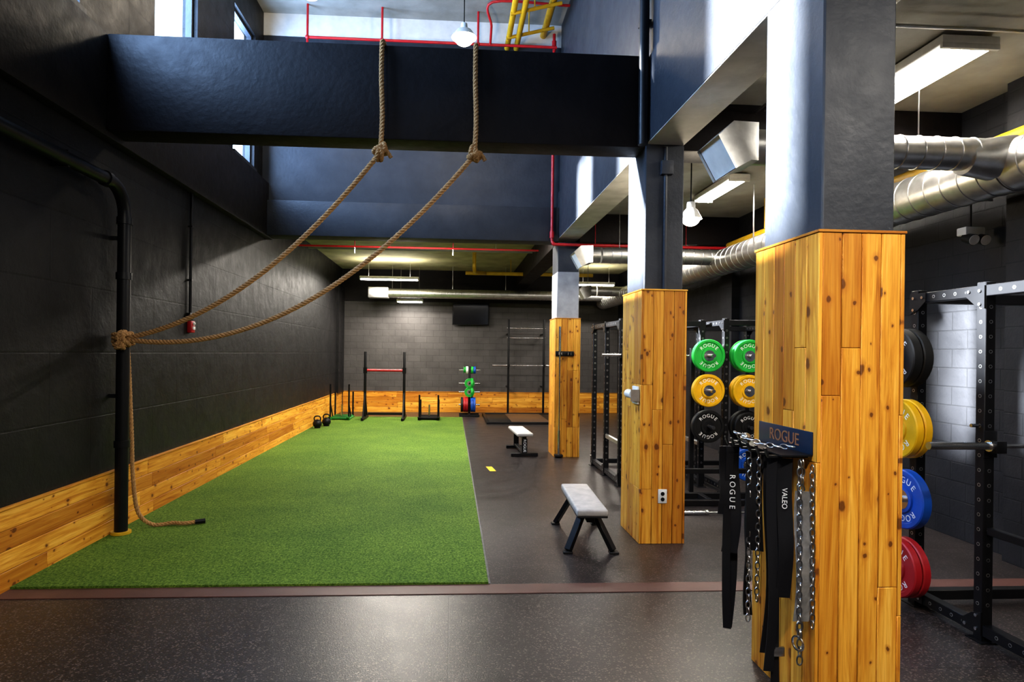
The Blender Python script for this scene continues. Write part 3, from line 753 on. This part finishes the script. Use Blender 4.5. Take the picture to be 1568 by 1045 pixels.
for y in (8.5, 10.3, 11.1): b.cyl((.9, y, 7.5), (1.75, y, 7.72), .03, YELP); b.cyl((1.3, y, 7.6), (1.3, y, 8.0), .012, YELP, seg=8)
b.done('gas_pipe')
b = B()
b.cyl((.35, 17.3, 3.98+.12), (3.9, 17.3, 3.98+.12), .05, YELP); 
b.tube(smooth([(.55, 16.2, 4.5), (.55, 16.2, 4.2), (.56, 16.25, 4.05), (.62, 16.5, 4.02), (.9, 17.3, 4.1)], 6), .05, YELP)
b.cyl((1.6, 17.3, 4.1), (1.6, 17.3, CZ), .01, YELP); b.cyl((3.2, 17.3, 4.1), (3.2, 17.3, CZ), .01, YELP)
b.done('gas_pipe')
b = B(); b.cyl((5.1, 1.0, 3.93), (5.1, 11.3, 3.93), .07, YELP); b.cyl((5.1, 5.9, 3.93), (5.34, 5.9, 3.93), .06, YELP)
b.cyl((4.6, 5.75, 3.9), (5.1, 5.75, 3.93), .055, YELP); b.sphere((4.6, 5.75, 3.9), .07, YELP)
for y in (3.0, 5.0, 7.5, 10): b.cyl((5.1, y, 4.0), (5.1, y, CZ), .01, YELP, seg=8)
b.done('gas_pipe')
b = B(); b.cyl((XL+.01, 14.2, 4.25), (XR-.01, 14.2, 4.25), .022, REDP)
for x in (-2.2, 0, 2.6, 4.2): b.cyl((x, 14.2, 4.25), (x, 14.2, CZ), .012, REDP); b.cyl((x, 14.2, 4.1), (x, 14.2, 4.25), .015, STEEL, seg=8)
b.cyl((3.3, 11.9, 4.25), (3.3, 19.9, 4.25), .02, REDP); b.done('sprinkler_pipe')
b = B(); b.cyl((3.1, 2.5, 4.42), (3.1, 6.28, 4.42), .014, GALV)
b.cyl((3.0, 4.55, 4.42), (5.3, 4.55, 4.42), .014, GALV); b.box(3.05, 3.15, 4.5, 4.6, 4.38, 4.5, GALV, .004)
b.done('ceiling_conduit')
b = B()
for z_, y_ in ((4.36, 15.2), (4.30, 14.6)):
    b.cyl((XL+.01, y_, z_), (1.93, y_, z_), .018, CONC)
    for x in (-1.5, 1.0): b.cyl((x, y_, z_), (x, y_, CZ), .008, GALV, seg=6)
b.done('ceiling_cable_run')

# ------------------------------------------------------------------ lights
def area(name, loc, size, power, col, rot=(0, 0, 0), parent=None, shape='RECTANGLE'):
    l = bpy.data.lights.new(name, 'AREA'); l.shape = shape; l.size = size[0]; l.size_y = size[1]; l.energy = power; l.color = col
    o = bpy.data.objects.new(name, l); o.rotation_euler = rot; o.location = loc; scene.collection.objects.link(o)
    if parent: 
        o.parent = parent; o.matrix_parent_inverse = Matrix.Translation(-parent.location)
    return o
WARM = (1, .925, .82)
G = 2.0
def fluor(x, y, z, L, axis, power, ztop, w=.16, ntube=2, up=0):
    b = B(); dx, dy = (L/2, w/2) if axis == 'x' else (w/2, L/2)
    b.box(x-dx, x+dx, y-dy, y+dy, z+.03, z+.10, PLAST, .008)
    for k in range(ntube):
        o = (k-(ntube-1)/2)*w/ntube
        if axis == 'x': b.cyl((x-dx+.03, y+o, z+.012), (x+dx-.03, y+o, z+.012), .018, TUBE, seg=12); 
        else: b.cyl((x+o, y-dy+.03, z+.012), (x+o, y+dy-.03, z+.012), .018, TUBE, seg=12)
    if axis == 'x': 
        for s in (-1, 1): b.box(x+s*(dx-.015)-.015, x+s*(dx-.015)+.015, y-dy, y+dy, z-.005, z+.04, PLAST, .003)
    else:
        for s in (-1, 1): b.box(x-dx, x+dx, y+s*(dy-.015)-.015, y+s*(dy-.015)+.015, z-.005, z+.04, PLAST, .003)
    for s in (-.7, .7): b.cyl((x+(s*dx if axis == 'x' else 0), y+(s*dy if axis == 'y' else 0), z+.09), (x+(s*dx if axis == 'x' else 0), y+(s*dy if axis == 'y' else 0), ztop), .005, GALV, seg=6)
    o = b.done('fluorescent_light')
    if ntube == 3:
        for k in range(3):
            area('tube_glow', (x+(k-1)*w/3, y, z-.012), (.055, L-.08), power*G/3, WARM, parent=o)
    else:
        area('tube_glow', (x, y, z-.03), (L, w) if axis == 'x' else (w, L), power*G, WARM, parent=o)
    if up: area('added_ceiling_fill', (x, y, z+.11), (L, w) if axis == 'x' else (w, L), up, WARM, rot=(math.pi, 0, 0), parent=o)  # added area light brightening the ceiling; no tube sits on top
fluor(-1.78, 17.8, 3.92, 1.65, 'x', 125, CZ, up=40); fluor(4.2, 18.2, 3.92, 1.1, 'x', 45, CZ, up=15); fluor(-1.3, 19.3, 3.42, .8, 'x', 35, CZ)
fluor(-.95, 13.1, 4.39, 1.6, 'x', 160, CZ); fluor(3.2, 13.1, 4.39, 1.6, 'x', 70, CZ); fluor(.9, 12.4, 4.39, 1.4, 'x', 60, CZ)
fluor(4.07, 5.4, 4.36, 1.38, 'y', 60, CZ, w=.48, ntube=3)
fluor(4.0, 9.2, 4.36, 1.3, 'y', 65, CZ, w=.3, ntube=2)  # added fixture to light the rack zone; no known source here
fluor(3.6, 1.0, 4.36, 1.4, 'y', 60, CZ, w=.42, ntube=3)
fluor(.2, .3, 4.7, 1.6, 'x', 140, HZ)

def pendant(x, y, z, ztop, power, R=.18, shade=PLAST):
    b = B()
    b.lathe([(0, .20), (.045, .20), (.05, .13), (R*.6, .10), (R, 0), (R-.006, 0), (R*.6-.006, .09), (0, .12)], Matrix.Translation((x, y, z)), shade, 32)
    b.sphere((x, y, z+.0), R*.78, LAMPG, (1, 1, .8)); b.cyl((x, y, z+.2), (x, y, ztop), .008, BLACKM, seg=8); b.cyl((x, y, ztop-.03), (x, y, ztop), .06, BLACKM)
    o = b.done('pendant_lamp')
    l = bpy.data.lights.new('bulb', 'POINT'); l.energy = power*G; l.color = (1, .85, .65); l.shadow_soft_size = .12
    q = bpy.data.objects.new('bulb', l); q.location = (x, y, z-.26); scene.collection.objects.link(q); q.parent = o; q.matrix_parent_inverse = Matrix.Translation(-o.location)
pendant(.12, 9.0, 6.42, HZ, 55); pendant(-2.05, 9.0, 6.98, HZ, 45); pendant(2.78, 7.2, 3.50, CZ, 30, R=.13)

# daylight through the clerestory
BLUE = (.34, .57, 1.0)
for i, (a, c) in enumerate(wins):
    area('sky_glow_%d' % (i+1), (XL-.25, (a+c)/2, 6.2), (2.2, c-a), (130, 400, 260, 230)[i], BLUE, rot=(0, math.radians(-90), 0))  # the first one shines through the added, unseen opening
s = bpy.data.lights.new('sun', 'SUN'); s.energy = 105; s.angle = math.radians(3.5); s.color = (.88, .94, 1)
so = bpy.data.objects.new('sun', s); scene.collection.objects.link(so); so.location = (-12, 8, 12)
so.rotation_euler = Vector((1, -.24, -.45)).to_track_quat('-Z', 'Y').to_euler()
w = bpy.data.worlds.new('sky'); scene.world = w; w.use_nodes = True
bg = w.node_tree.nodes['Background']; bg.inputs[0].default_value = (.62, .80, 1, 1); bg.inputs[1].default_value = 5

# ------------------------------------------------------------------ camera
cam = bpy.data.cameras.new('camera'); co = bpy.data.objects.new('camera', cam); scene.collection.objects.link(co)
cam.sensor_width = 36; cam.lens = 22.04; cam.shift_x = .0207; cam.shift_y = .0118; cam.clip_start = .05
co.matrix_world = Matrix.Translation((0, 0, 1.9)) @ Matrix.Rotation(-.062, 4, 'Z') @ Matrix.Rotation(math.pi/2, 4, 'X') @ Matrix.Rotation(.012, 4, 'Z')
scene.camera = co
